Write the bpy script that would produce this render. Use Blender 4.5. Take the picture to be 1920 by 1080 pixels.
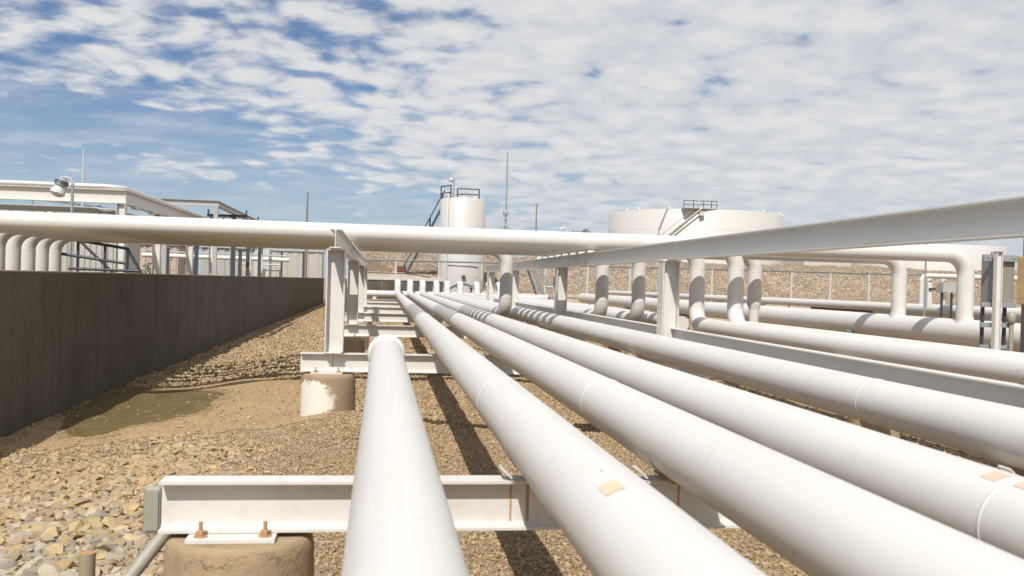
import bpy, bmesh, math, random
import numpy as np
from mathutils import Vector, Matrix
random.seed(7); rng = np.random.default_rng(7)
sc = bpy.context.scene
for o in list(bpy.data.objects): bpy.data.objects.remove(o)
COL = sc.collection
rad = math.radians

# ------------------------------------------------------------------ camera
EYE = 2.05
yaw, pitch, roll = rad(8.19), rad(-.30), rad(1.65)
fw = Vector((math.sin(yaw)*math.cos(pitch), math.cos(yaw)*math.cos(pitch), math.sin(pitch)))
r0 = Vector((math.cos(yaw), -math.sin(yaw), 0)); u0 = r0.cross(fw)
rt = r0*math.cos(roll) + u0*math.sin(roll); up = -r0*math.sin(roll) + u0*math.cos(roll)
cd = bpy.data.cameras.new('camera'); cam = bpy.data.objects.new('camera', cd); COL.objects.link(cam)
cam.matrix_world = Matrix(((rt.x, up.x, -fw.x, 0), (rt.y, up.y, -fw.y, 0), (rt.z, up.z, -fw.z, EYE), (0, 0, 0, 1)))
cd.sensor_width = 36; cd.lens = 36*1717/1920; cd.clip_start = .05; cd.clip_end = 6000
cd.dof.use_dof = True; cd.dof.focus_distance = 11.5; cd.dof.aperture_fstop = 3.5
sc.camera = cam

# ------------------------------------------------------------------ sun, sky, exposure
SUN = Vector((-.28, -.76, 1)).normalized()          # direction towards the sun
sl = bpy.data.lights.new('sun', 'SUN'); sl.energy = 4.7; sl.angle = rad(.5); sl.color = (1, .96, .90)
so = bpy.data.objects.new('sun', sl); COL.objects.link(so)
so.rotation_euler = SUN.to_track_quat('Z', 'Y').to_euler(); so.location = (0, 0, 30)
sc.view_settings.view_transform = 'Standard'; sc.view_settings.look = 'None'
sc.view_settings.exposure = .03; sc.view_settings.gamma = 1; sc.view_settings.use_curve_mapping = False

class NT:
    def __init__(s, tree): s.t = tree; s.n = tree.nodes; s.l = tree.links
    def node(s, typ, ins=None, **kw):
        n = s.n.new(typ)
        for k, v in kw.items(): setattr(n, k, v)
        for k, v in (ins or {}).items():
            if isinstance(v, bpy.types.NodeSocket): s.l.new(v, n.inputs[k])
            else: n.inputs[k].default_value = v
        return n
    def math(s, op, a, b=0., c=0., clamp=False):
        n = s.n.new('ShaderNodeMath'); n.operation = op; n.use_clamp = clamp
        for i, v in enumerate((a, b, c)):
            if isinstance(v, bpy.types.NodeSocket): s.l.new(v, n.inputs[i])
            else: n.inputs[i].default_value = v
        return n.outputs[0]
    def mix(s, f, a, b, blend='MIX'):
        n = s.n.new('ShaderNodeMix'); n.data_type = 'RGBA'; n.blend_type = blend
        for i, v in ((0, f), (6, a), (7, b)):
            if isinstance(v, bpy.types.NodeSocket): s.l.new(v, n.inputs[i])
            else: n.inputs[i].default_value = v if i == 0 or len(v) == 4 else (*v, 1)
        return n.outputs[2]
    def ramp(s, f, a, b):
        n = s.n.new('ShaderNodeMapRange'); n.interpolation_type = 'SMOOTHSTEP'
        s.l.new(f, n.inputs[0]); n.inputs[1].default_value = a; n.inputs[2].default_value = b
        return n.outputs[0]
    def noise(s, vec, scale, detail=4, rough=.55, dist=0., out=0):
        n = s.n.new('ShaderNodeTexNoise'); n.inputs['Scale'].default_value = scale
        n.inputs['Detail'].default_value = detail; n.inputs['Roughness'].default_value = rough
        n.inputs['Distortion'].default_value = dist
        if vec is not None: s.l.new(vec, n.inputs['Vector'])
        return n.outputs[out]
    def mapping(s, vec, loc=(0, 0, 0), rot=(0, 0, 0), scale=(1, 1, 1)):
        return s.node('ShaderNodeMapping', {'Vector': vec, 'Location': loc, 'Rotation': rot, 'Scale': scale}).outputs[0]

DECK = (.64, -.77, 3.12)
w = bpy.data.worlds.new('World'); sc.world = w; w.use_nodes = True
w.cycles.sampling_method = 'MANUAL'; w.cycles.sample_map_resolution = 256
W = NT(w.node_tree); W.n.clear()
tc = W.node('ShaderNodeTexCoord').outputs['Generated']
sky = W.node('ShaderNodeTexSky'); sky.sky_type = 'NISHITA'; sky.sun_disc = False
sky.sun_elevation = math.asin(SUN.z); sky.sun_rotation = math.atan2(SUN.x, SUN.y)
sky.air_density = 1.0; sky.dust_density = .6; sky.ozone_density = 1.6
xyz = W.node('ShaderNodeSeparateXYZ', {0: tc})
z = W.math('MAXIMUM', xyz.outputs[2], 0.)
dn = W.math('ADD', z, .15)
px = W.math('DIVIDE', xyz.outputs[0], dn); py = W.math('DIVIDE', xyz.outputs[1], dn)
P = W.node('ShaderNodeCombineXYZ', {0: px, 1: py, 2: 0.}).outputs[0]
warp = W.noise(P, 3.0, 1, .5, out=1)
Pw = W.node('ShaderNodeVectorMath', {0: P, 1: W.node('ShaderNodeVectorMath', {0: warp, 'Scale': .16}, operation='SCALE').outputs[0]}, operation='ADD').outputs[0]
cells = W.noise(W.mapping(Pw, (3.1, 1.7, 0), (0, 0, .3)), 8.5, 6, .56)
puffs = W.node('ShaderNodeTexVoronoi', {'Vector': W.mapping(Pw, (.4, 2.2, 0), (0, 0, .3)), 'Scale': 8.5, 'Smoothness': .5}, feature='SMOOTH_F1').outputs[0]
streak = W.noise(W.mapping(P, (7.3, .2, 0), (0, 0, -.6), (1, 1.7, 1)), 2.6, 5, .6)
cover = W.noise(W.mapping(P, (5.35, 2.2, 0)), 1.6, 2, .5)
# the cloud deck ends along a line in the cloud plane; beyond it only thin veils
edge = W.math('ADD', W.math('ADD', W.math('MULTIPLY', px, DECK[0]), W.math('MULTIPLY', py, DECK[1])), DECK[2])
deck = W.ramp(W.math('ADD', edge, W.math('MULTIPLY', W.math('SUBTRACT', cover, .5), 3.6)), -.55, .75)
full = W.ramp(px, -.9, 1.5)
c = W.math('ADD', W.math('MULTIPLY', deck, .62), W.math('MULTIPLY', full, .46))
c = W.math('ADD', c, W.math('MULTIPLY', W.math('SUBTRACT', cells, .5), 1.5))
c = W.math('SUBTRACT', c, W.math('MULTIPLY', puffs, .75))
c = W.math('ADD', c, W.math('MULTIPLY', W.math('SUBTRACT', cover, .5), .5))
c = W.math('ADD', c, W.math('MULTIPLY', W.math('SUBTRACT', streak, .5), .55))
dens = W.ramp(c, -.10, .50)
veil = W.math('MULTIPLY', W.ramp(streak, .38, .70), .75)
dens = W.math('MAXIMUM', dens, W.math('MULTIPLY', veil, W.math('ADD', .5, W.math('MULTIPLY', full, .4))))
lit = W.ramp(W.math('SUBTRACT', W.math('ADD', cells, W.math('MULTIPLY', streak, .8)), W.math('MULTIPLY', puffs, .35)), .55, 1.0)
ccol = W.mix(lit, (11.8, 12.2, 12.9), (14.4, 14.4, 14.3))
skyc = W.mix(1., sky.outputs[0], (1.0, 1.24, 1.58), 'MULTIPLY')
haze = W.ramp(xyz.outputs[2], .24, -.02)
skyc = W.mix(W.math('MULTIPLY', haze, .70), skyc, (9.6, 11.4, 12.9))
low = W.ramp(xyz.outputs[2], .13, .01)
dens = W.math('MULTIPLY', dens, W.math('SUBTRACT', .95, W.math('MULTIPLY', low, .55)))
final = W.mix(dens, skyc, ccol)
bg = W.node('ShaderNodeBackground', {'Color': final, 'Strength': .053})
W.l.new(bg.outputs[0], W.node('ShaderNodeOutputWorld').inputs[0])

# ------------------------------------------------------------------ materials
def material(name, fn, **kw):
    m = bpy.data.materials.new(name); m.use_nodes = True
    T = NT(m.node_tree); b = T.n['Principled BSDF']
    T.pos = T.node('ShaderNodeNewGeometry').outputs['Position']
    T.b = b
    fn(T, b); return m
def bump(T, b, h, strength=.3, dist=.01):
    n = T.node('ShaderNodeBump', {'Height': h, 'Strength': strength, 'Distance': dist})
    T.l.new(n.outputs[0], b.inputs['Normal'])
def paint(c1, c2, rough=.42, grime=(.42, .36, .28), g=.22, metal=0.):
    def fn(T, b):
        col = T.mix(T.noise(T.pos, 1.7, 5, .6), c1, c2)
        sp = T.ramp(T.noise(T.mapping(T.pos, (0, 0, 0), (0, 0, 0), (1.5, 1.5, .6)), 5.0, 8, .68), .56, .80)
        col = T.mix(T.math('MULTIPLY', sp, g), col, grime)
        run = T.noise(T.mapping(T.pos, (2, 1, 5), (0, 0, 0), (7., .35, 7.)), 1.6, 5, .6)
        col = T.mix(T.math('MULTIPLY', T.ramp(run, .45, .8), g*.55), col, grime)
        chip = T.ramp(T.noise(T.mapping(T.pos, (3, 7, 1)), 15., 3, .5), .735, .765)
        col = T.mix(T.math('MULTIPLY', chip, min(1., g*2.2)), col, (.34, .20, .10))
        fine = T.ramp(T.noise(T.pos, 46., 3, .6), .62, .78)
        col = T.mix(T.math('MULTIPLY', fine, g*.5), col, grime)
        T.l.new(col, b.inputs['Base Color'])
        T.l.new(T.math('ADD', T.math('MULTIPLY', T.noise(T.pos, 9., 4), .25), rough-.12), b.inputs['Roughness'])
        b.inputs['Metallic'].default_value = metal
        bump(T, b, T.noise(T.pos, 60., 4), .06, .004)
    return fn
M = {}
M['white'] = material('white_pipe_paint', paint((.61, .59, .56), (.67, .65, .615), g=.34))
M['steel_white'] = material('white_steel_paint', paint((.62, .60, .565), (.68, .66, .62), g=.42))
M['farwhite'] = material('white_tank_paint', paint((.51, .495, .47), (.56, .545, .52), g=.2))
M['rail'] = material('weathered_rail', paint((.13, .16, .17), (.18, .21, .22), .5, (.1, .1, .1), .3, .2))
M['galv'] = material('galvanised_steel', paint((.30, .32, .33), (.40, .42, .42), .5, (.2, .2, .19), .3, .35))
M['grey'] = material('grey_paint', paint((.36, .36, .34), (.44, .43, .41), .5, (.2, .18, .15), .35))
M['darksteel'] = material('dark_steel', paint((.035, .045, .06), (.06, .07, .085), .45, (.1, .09, .08), .3))
M['cabinet'] = material('cabinet_grey', paint((.22, .215, .20), (.29, .28, .265), .5, (.16, .13, .1), .35))
M['olive'] = material('olive_conduit', paint((.28, .27, .21), (.36, .35, .29), .5, (.2, .16, .1), .4))
M['rust'] = material('rusty_steel', paint((.34, .18, .075), (.52, .34, .18), .8, (.2, .08, .03), .6))
M['rustbrown'] = material('rusty_brown_stub', paint((.30, .23, .15), (.40, .32, .22), .8, (.2, .12, .06), .6))
M['tape'] = material('masking_tape', paint((.60, .49, .34), (.64, .53, .37), .6, (.7, .55, .35), .2))
M['peach'] = material('peach_tape', paint((.64, .45, .33), (.68, .49, .36), .6, (.7, .5, .35), .2))
M['primer'] = material('yellow_brown_cover', paint((.50, .33, .15), (.68, .50, .28), .6, (.42, .20, .06), .55))
M['yellow'] = material('yellow_paint', paint((.70, .50, .05), (.75, .55, .08), .5))
M['red'] = material('red_paint', paint((.16, .035, .03), (.2, .05, .04), .6))
M['orange'] = material('orange_paint', paint((.62, .24, .06), (.66, .28, .08), .5))
M['shed'] = material('pale_grey_cladding', paint((.40, .385, .36), (.46, .44, .41), .5, (.25, .22, .18), .3))
M['salmon'] = material('salmon_cladding', paint((.46, .36, .31), (.50, .40, .34), .6))
M['tan'] = material('tan_tank_paint', paint((.58, .44, .24), (.64, .49, .28), .6, g=.3))
M['glass'] = material('lamp_glass', paint((.55, .56, .55), (.62, .62, .6), .12, g=.05))
M['bluegrey'] = material('blue_grey_instrument', paint((.05, .08, .12), (.08, .11, .16), .45))

def stain(T, b):
    tcn = T.node('ShaderNodeTexCoord').outputs['Generated']
    n = T.noise(T.mapping(T.pos, (0, 0, 0), (0, 0, 0), (60, 60, 5)), 1., 4, .6)
    T.l.new(T.mix(n, (.40, .20, .05), (.66, .46, .22)), b.inputs['Base Color'])
    b.inputs['Roughness'].default_value = .8
    gx = T.node('ShaderNodeSeparateXYZ', {0: tcn})
    e = T.math('MULTIPLY', T.math('ABSOLUTE', T.math('SUBTRACT', gx.outputs[0], .5)), 2.)
    a = T.math('MULTIPLY', T.ramp(T.math('ADD', e, T.math('MULTIPLY', n, .9)), 1.25, .35), T.math('ADD', .5, T.math('MULTIPLY', gx.outputs[2], .4)))
    T.l.new(a, b.inputs['Alpha'])
M['stain'] = material('rust_stain', stain)

def concrete(base, dark, streaks=0., crack=0.):
    def fn(T, b):
        n1 = T.noise(T.pos, .9, 6, .62); n2 = T.noise(T.pos, 14., 6, .7)
        col = T.mix(T.ramp(n1, .3, .72), base, dark)
        col = T.mix(T.math('MULTIPLY', T.ramp(n2, .45, .75), .45), col, tuple(x*.55 for x in base))
        if streaks:
            s = T.noise(T.mapping(T.pos, (0, 0, 0), (0, 0, 0), (1, 2.6, .3)), 1.1, 6, .6)
            col = T.mix(T.math('MULTIPLY', T.ramp(s, .45, .75), streaks), col, tuple(x*.5 for x in dark))
            s2 = T.noise(T.mapping(T.pos, (9, 4, 0), (0, 0, 0), (1, 9., .5)), 1.3, 5, .6)
            col = T.mix(T.math('MULTIPLY', T.ramp(s2, .64, .82), streaks*.45), col, tuple(min(1, x*1.7) for x in base))
        cr = None
        if crack:
            wv = T.node('ShaderNodeVectorMath', {0: T.pos, 1: T.node('ShaderNodeVectorMath', {0: T.noise(T.pos, 4., 5, .6, out=1), 'Scale': .45}, operation='SCALE').outputs[0]}, operation='ADD').outputs[0]
            v = T.node('ShaderNodeTexVoronoi', {'Vector': T.mapping(wv, (.3, .1, .2), (0, 0, 0), (1, 1, 1.6)), 'Scale': 2.6}, feature='DISTANCE_TO_EDGE').outputs[0]
            cr = T.math('MAXIMUM', T.ramp(v, -.004, .014), T.ramp(T.noise(T.pos, 3., 3), .62, .48))
            col = T.mix(cr, tuple(x*.42 for x in dark), col)
            pit = T.ramp(T.noise(T.pos, 42., 2, .5), .70, .76)
            col = T.mix(T.math('MULTIPLY', pit, .7), col, tuple(x*.4 for x in dark))
            rs = T.ramp(T.noise(T.mapping(T.pos, (1, 2, 0), (0, 0, 0), (1, 1, .4)), 4.2, 5, .6), .56, .74)
            col = T.mix(T.math('MULTIPLY', rs, .5), col, (.34, .19, .09))
        T.l.new(col, b.inputs['Base Color']); b.inputs['Roughness'].default_value = .9
        b.inputs['Specular IOR Level'].default_value = .25
        h = T.math('ADD', T.noise(T.pos, 30., 6, .7), T.math('MULTIPLY', T.noise(T.pos, 4., 4), 2.))
        if cr is not None: h = T.math('ADD', h, T.math('MULTIPLY', cr, .8))
        bump(T, b, h, .6 if crack else .45, .014)
    return fn
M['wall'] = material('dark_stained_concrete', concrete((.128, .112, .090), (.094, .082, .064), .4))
M['cope'] = material('concrete_coping', concrete((.34, .27, .19), (.26, .2, .14)))
M['pier'] = material('tan_concrete', concrete((.45, .345, .225), (.36, .26, .155), .3, 1.))
M['footing'] = material('grey_concrete', concrete((.30, .27, .22), (.22, .2, .16)))

def pier_painted(T, b):   # concrete with a peeling white patch on the camera side
    p = T.node('ShaderNodeSeparateXYZ', {0: T.pos})
    base = T.mix(T.noise(T.pos, 6., 5), (.36, .27, .17), (.26, .19, .12))
    edge = T.math('MULTIPLY', T.math('SUBTRACT', T.noise(T.pos, 4.5, 6, .7), .5), .55)
    lo = T.ramp(T.math('ADD', p.outputs[2], edge), .72, .66)
    rt_ = T.ramp(T.math('ADD', p.outputs[0], T.math('MULTIPLY', edge, 1.2)), -.52, -.62)
    col = T.mix(T.math('MULTIPLY', lo, rt_), base, (.74, .70, .62))
    T.l.new(col, b.inputs['Base Color']); b.inputs['Roughness'].default_value = .85
    bump(T, b, T.noise(T.pos, 24., 6, .7), .5, .012)
M['pierpaint'] = material('peeling_painted_concrete', pier_painted)

def ground_fn(T, b):
    n = T.noise(T.pos, .7, 5, .6); f = T.noise(T.pos, 26., 8, .75)
    v = T.node('ShaderNodeTexVoronoi', {'Vector': T.pos, 'Scale': 24.})
    vr = T.node('ShaderNodeSeparateColor', {0: v.outputs['Color']}).outputs[0]
    col = T.mix(T.ramp(n, .35, .7), (.37, .255, .14), (.31, .215, .12))
    col = T.mix(T.math('MULTIPLY', vr, .55), col, (.33, .28, .21))
    col = T.mix(T.ramp(f, .46, .76), col, (.13, .09, .055))
    T.l.new(col, b.inputs['Base Color']); b.inputs['Roughness'].default_value = .95
    b.inputs['Specular IOR Level'].default_value = .15
    h = T.math('ADD', f, T.math('MULTIPLY', v.outputs['Distance'], -.8))
    bump(T, b, h, .8, .03)
M['ground'] = material('tan_dry_earth', ground_fn)
def mud_fn(T, b):
    n = T.noise(T.pos, 3.5, 6, .62)
    T.l.new(T.mix(T.ramp(n, .35, .7), (.115, .082, .030), (.16, .115, .046)), b.inputs['Base Color'])
    T.l.new(T.math('ADD', T.math('MULTIPLY', n, .3), .5), b.inputs['Roughness'])
    b.inputs['Specular IOR Level'].default_value = .2
    bump(T, b, T.noise(T.pos, 8., 6, .6), .25, .01)
def damp_fn(T, b):
    n = T.noise(T.pos, 4.5, 7, .68)
    T.l.new(T.mix(T.ramp(n, .38, .62), (.21, .145, .065), (.34, .235, .12)), b.inputs['Base Color']); b.inputs['Roughness'].default_value = .85
    bump(T, b, T.noise(T.pos, 14., 6, .7), .5, .012)
M['damp'] = material('damp_mud', damp_fn)
M['mud'] = material('wet_olive_mud', mud_fn)
def dry_mud(T, b):
    v = T.node('ShaderNodeTexVoronoi', {'Vector': T.node('ShaderNodeVectorMath', {0: T.pos, 1: T.node('ShaderNodeVectorMath', {0: T.noise(T.pos, 5., 4, out=1), 'Scale': .14}, operation='SCALE').outputs[0]}, operation='ADD').outputs[0], 'Scale': 5.5}, feature='DISTANCE_TO_EDGE').outputs[0]
    n = T.noise(T.pos, 2.5, 6, .6)
    col = T.mix(T.ramp(n, .3, .7), (.40, .265, .135), (.33, .225, .12))
    crack = T.ramp(v, .0, .03)
    col = T.mix(crack, (.22, .145, .075), col)
    T.l.new(col, b.inputs['Base Color']); b.inputs['Roughness'].default_value = .95
    bump(T, b, T.math('ADD', T.math('MULTIPLY', crack, .7), T.noise(T.pos, 18., 6, .7)), .7, .015)
M['drymud'] = material('dry_cracked_mud', dry_mud)
def stone_fn(T, b):
    a = T.node('ShaderNodeAttribute', attribute_name='tint').outputs['Color']
    n = T.noise(T.pos, 35., 5, .65)
    T.l.new(T.mix(T.math('MULTIPLY', T.ramp(n, .4, .75), .4), a, (.30, .22, .13)), b.inputs['Base Color'])
    b.inputs['Roughness'].default_value = .92; b.inputs['Specular IOR Level'].default_value = .2
    bump(T, b, T.noise(T.pos, 90., 5, .7), .35, .004)
M['stone'] = material('broken_limestone', stone_fn)
def berm_fn(T, b):
    v = T.node('ShaderNodeTexVoronoi', {'Vector': T.pos, 'Scale': 5.5}); s = T.node('ShaderNodeSeparateColor', {0: v.outputs['Color']})
    col = T.mix(s.outputs[0], (.30, .24, .17), (.46, .385, .295))
    col = T.mix(T.math('MULTIPLY', s.outputs[1], .5), col, (.38, .33, .27))
    col = T.mix(T.ramp(T.noise(T.pos, .12, 4), .4, .66), col, (.42, .335, .24))
    T.l.new(col, b.inputs['Base Color']); b.inputs['Roughness'].default_value = .95
    b.inputs['Specular IOR Level'].default_value = .15
    bump(T, b, v.outputs['Distance'], 1., .08)
M['berm'] = material('berm_gravel', berm_fn)
def sand_fn(T, b):
    n = T.noise(T.pos, .5, 6, .6)
    T.l.new(T.mix(n, (.52, .39, .25), (.44, .33, .21)), b.inputs['Base Color']); b.inputs['Roughness'].default_value = .95
M['sand'] = material('pale_sand', sand_fn)
def leaf_fn(T, b):
    T.l.new(T.mix(T.noise(T.pos, 3., 3), (.05, .10, .025), (.09, .15, .04)), b.inputs['Base Color']); b.inputs['Roughness'].default_value = .6
M['leaf'] = material('green_leaf', leaf_fn)
M['bark'] = material('bark', paint((.14, .10, .07), (.18, .13, .09), .9))
M['wood'] = material('weathered_pole_wood', paint((.20, .15, .11), (.26, .2, .15), .9))

# ------------------------------------------------------------------ mesh helpers
class MB:
    def __init__(s): s.v = []; s.f = []; s.sm = []
    def add(s, vs, fs, smooth=False):
        o = len(s.v); s.v += [tuple(v) for v in vs]
        for f in fs: s.f.append(tuple(i+o for i in f)); s.sm.append(smooth)
        return s
    def box(s, c, d, rot=None):
        x, y, z_ = (q/2 for q in d)
        vs = [Vector(q) for q in ((-x,-y,-z_),(x,-y,-z_),(x,y,-z_),(-x,y,-z_),(-x,-y,z_),(x,-y,z_),(x,y,z_),(-x,y,z_))]
        if rot is not None: vs = [rot @ q for q in vs]
        return s.add([q+Vector(c) for q in vs], [(0,3,2,1),(4,5,6,7),(0,1,5,4),(1,2,6,5),(2,3,7,6),(3,0,4,7)])
    def span(s, a, b):
        return s.box([(p+q)/2 for p, q in zip(a, b)], [abs(q-p) for p, q in zip(a, b)])
    def tube(s, pts, r, n=16, caps=True, r2=None):
        pts = [Vector(p) for p in pts]; N = len(pts)
        rs = r if isinstance(r, (list, tuple)) else [r]*N
        t0 = (pts[1]-pts[0]).normalized()
        a = Vector((0, 0, 1)) if abs(t0.z) < .9 else Vector((0, 1, 0))
        u = t0.cross(a).normalized(); vs = []; prev = t0
        for i, p in enumerate(pts):
            if i == 0: t = t0
            elif i == N-1: t = (pts[-1]-pts[-2]).normalized()
            else: t = ((pts[i+1]-p).normalized()+(p-pts[i-1]).normalized()).normalized()
            q = prev.rotation_difference(t); u = (q @ u); u = (u-t*u.dot(t)).normalized(); prev = t
            wv = t.cross(u)
            for k in range(n):
                an = 2*math.pi*k/n; vs.append(p+(u*math.cos(an)+wv*math.sin(an))*rs[i])
        fs = [(i*n+k, i*n+(k+1) % n, (i+1)*n+(k+1) % n, (i+1)*n+k) for i in range(N-1) for k in range(n)]
        o = len(s.v); s.add(vs, fs, True)
        if caps:
            s.f.append(tuple(o+k for k in reversed(range(n)))); s.sm.append(False)
            s.f.append(tuple(o+(N-1)*n+k for k in range(n))); s.sm.append(False)
        return s
    def lathe(s, c, prof, n=32, axis='z', smooth=True):
        vs = []
        for r, h in prof:
            for k in range(n):
                a = 2*math.pi*k/n; p = (r*math.cos(a), r*math.sin(a), h)
                if axis == 'y': p = (p[0], h, -p[1])
                vs.append((c[0]+p[0], c[1]+p[1], c[2]+p[2]))
        fs = [(i*n+k, i*n+(k+1) % n, (i+1)*n+(k+1) % n, (i+1)*n+k) for i in range(len(prof)-1) for k in range(n)]
        o = len(s.v); s.add(vs, fs, smooth)
        s.f.append(tuple(o+k for k in reversed(range(n)))); s.sm.append(False)
        s.f.append(tuple(o+(len(prof)-1)*n+k for k in range(n))); s.sm.append(False)
        return s
    def ibeam(s, p0, p1, d, bf, tf, tw, upv=(0, 0, 1), fil=.012):
        p0, p1, upv = Vector(p0), Vector(p1), Vector(upv)
        t = (p1-p0).normalized(); side = t.cross(upv).normalized(); upv = side.cross(t)
        h, b2, w2 = d/2, bf/2, tw/2; q = []
        def arc(cx, cy, a0, a1):
            return [(cx+fil*math.cos(rad(a0+(a1-a0)*i/3)), cy+fil*math.sin(rad(a0+(a1-a0)*i/3))) for i in range(4)]
        q += [(-b2, -h), (b2, -h), (b2, -h+tf)] + arc(w2+fil, -h+tf+fil, 270, 180)
        q += arc(w2+fil, h-tf-fil, 180, 90) + [(b2, h-tf), (b2, h), (-b2, h), (-b2, h-tf)]
        q += arc(-w2-fil, h-tf-fil, 90, 0) + arc(-w2-fil, -h+tf+fil, 0, -90) + [(-b2, -h+tf)]
        n = len(q); vs = [p+side*a+upv*b for p in (p0, p1) for a, b in q]
        fs = [(k, (k+1) % n, n+(k+1) % n, n+k) for k in range(n)]
        return s.add(vs, fs + [tuple(reversed(range(n))), tuple(range(n, 2*n))])
    def build(s, name, mat, parent=None, bevel=0.):
        me = bpy.data.meshes.new(name); me.from_pydata([tuple(v) for v in s.v], [], s.f)
        me.polygons.foreach_set('use_smooth', s.sm); me.materials.append(M[mat]); me.update()
        bm = bmesh.new(); bm.from_mesh(me); bmesh.ops.recalc_face_normals(bm, faces=bm.faces)
        if bevel: bmesh.ops.bevel(bm, geom=list(bm.edges), offset=bevel, segments=2, affect='EDGES', profile=.5)
        if any(s.sm):
            for e in bm.edges:
                if any(not f.smooth for f in e.link_faces): e.smooth = False
        bm.to_mesh(me); bm.free()
        o = bpy.data.objects.new(name, me); COL.objects.link(o)
        if parent is not None: o.parent = parent; o.location = -parent.location if parent.parent is None else Vector((0, 0, 0))
        return o
def part(root, name):
    return next(c for c in root.children if c.name.split('.')[0] == name)
def tag(o, label, cat, group=None):
    o['label'] = label; o['category'] = cat
    if group: o['group'] = group
    return o
def thing(name, label, cat, loc, group=None):
    o = bpy.data.objects.new(name, None); COL.objects.link(o); o.location = Vector(loc); o.empty_display_size = .2
    return tag(o, label, cat, group)
def struct(o): o['kind'] = 'structure'; return o

def arc_pts(a, b, c_, R, n=10):
    a, b, c_ = Vector(a), Vector(b), Vector(c_)
    d1 = (a-b).normalized(); d2 = (c_-b).normalized(); th = d1.angle(d2); t = R/math.tan(th/2)
    s_, e_ = b+d1*t, b+d2*t; bis = (d1+d2).normalized(); o = b+bis*(R/math.sin(th/2))
    v0, v1 = s_-o, e_-o; ang = v0.angle(v1); ax = v0.cross(v1).normalized()
    return [o+Matrix.Rotation(ang*i/n, 3, ax) @ v0 for i in range(n+1)]
def bead(p, d, r, parent, n=32, w_=.012, mat='white'):
    d = Vector(d).normalized(); p = Vector(p); mb = MB()
    hs = (-1.5, -1, -.3, .3, 1, 1.5); rr = (-.003, .0015, .003, .003, .0015, -.003)
    mb.tube([p+d*h*w_*.6 for h in hs], [r+q*1. for q in rr], n, False)
    return mb.build('weld_bead', mat, parent)
def piping(name, label, group, pts, r, R=.42, n=32, mat='white', welds=True, beads=(), cat='pipe', elbow_r=0.):
    pts = [Vector(p) for p in pts]
    root = thing(name, label, cat, pts[0], group)
    cur = pts[0]; N = len(pts)
    for i in range(1, N-1):
        a = arc_pts(pts[i-1], pts[i], pts[i+1], R, 10)
        if (a[0]-cur).length > .02: MB().tube([cur, a[0]], r, n).build('straight_pipe', mat, root)
        MB().tube(a, r+elbow_r, n).build('elbow', mat, root)
        if welds:
            bead(a[0], a[0]-cur if (a[0]-cur).length > .02 else a[1]-a[0], r, root, n)
            bead(a[-1], pts[i+1]-pts[i], r, root, n)
        cur = a[-1]
    if (pts[-1]-cur).length > .02: MB().tube([cur, pts[-1]], r, n).build('straight_pipe', mat, root)
    for p, d in beads: bead(p, d, r, root, n)
    return root
def patch(parent, p, d, r, a0, a1, L, mat, name='tape_patch'):
    """strip of sheet curved over a pipe lying along Y"""
    mb = MB(); vs = []; n = 8
    for e in (0, 1):
        for i in range(n+1):
            a = rad(a0+(a1-a0)*i/n); vs.append((p[0]+math.sin(a)*r, p[1]+L*e, p[2]+math.cos(a)*r))
    vs2 = [(x, y, z_) for x, y, z_ in vs]
    mb.add(vs2, [(i, i+1, n+2+i, n+1+i) for i in range(n)], True)
    return mb.build(name, mat, parent)

# ------------------------------------------------------------------ ground
def sstep(a, b, x):
    t = np.clip((x-a)/(b-a), 0, 1); return t*t*(3-2*t)
def gh(x, y):
    x = np.asarray(x, float); y = np.asarray(y, float)
    z_ = -.36*sstep(-1.2, -4.6, x)*sstep(-8, -5.3, x)
    z_ = z_ + .34*np.exp(-((x+.45)/1.15)**2-((y-11.6)/1.9)**2)
    z_ = z_ + .025*np.sin(x*2.1+y*.7)*np.sin(y*1.3-x*.4)*np.exp(-(x/12)**2)
    z_ = z_ + .012*np.sin(x*5.3+1)*np.sin(y*4.1)*np.exp(-(x/10)**2)
    return z_
xs = np.concatenate([[-3000, -800, -200, -60, -30, -15, -9, -7], np.arange(-5.6, 8, .14), [8.5, 9.5, 11, 13, 16, 20, 30, 60, 150, 500, 3000]])
ys = np.concatenate([[-600, -100, -30, -10, -4, -1], np.arange(0, 34, .14), np.arange(34, 57, .6), [60, 70, 90, 140, 300, 900, 4000]])
gx, gy = np.meshgrid(xs, ys); gz = gh(gx, gy)
nx, ny = len(xs), len(ys)
idx = np.arange(nx*ny).reshape(ny, nx)
fcs = np.stack([idx[:-1, :-1], idx[:-1, 1:], idx[1:, 1:], idx[1:, :-1]], -1).reshape(-1, 4)
me = bpy.data.meshes.new('ground'); me.from_pydata(np.stack([gx, gy, gz], -1).reshape(-1, 3).tolist(), [], fcs.tolist())
me.polygons.foreach_set('use_smooth', [True]*len(me.polygons)); me.materials.append(M['ground']); me.update()
ground = struct(bpy.data.objects.new('ground', me)); COL.objects.link(ground)

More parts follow.
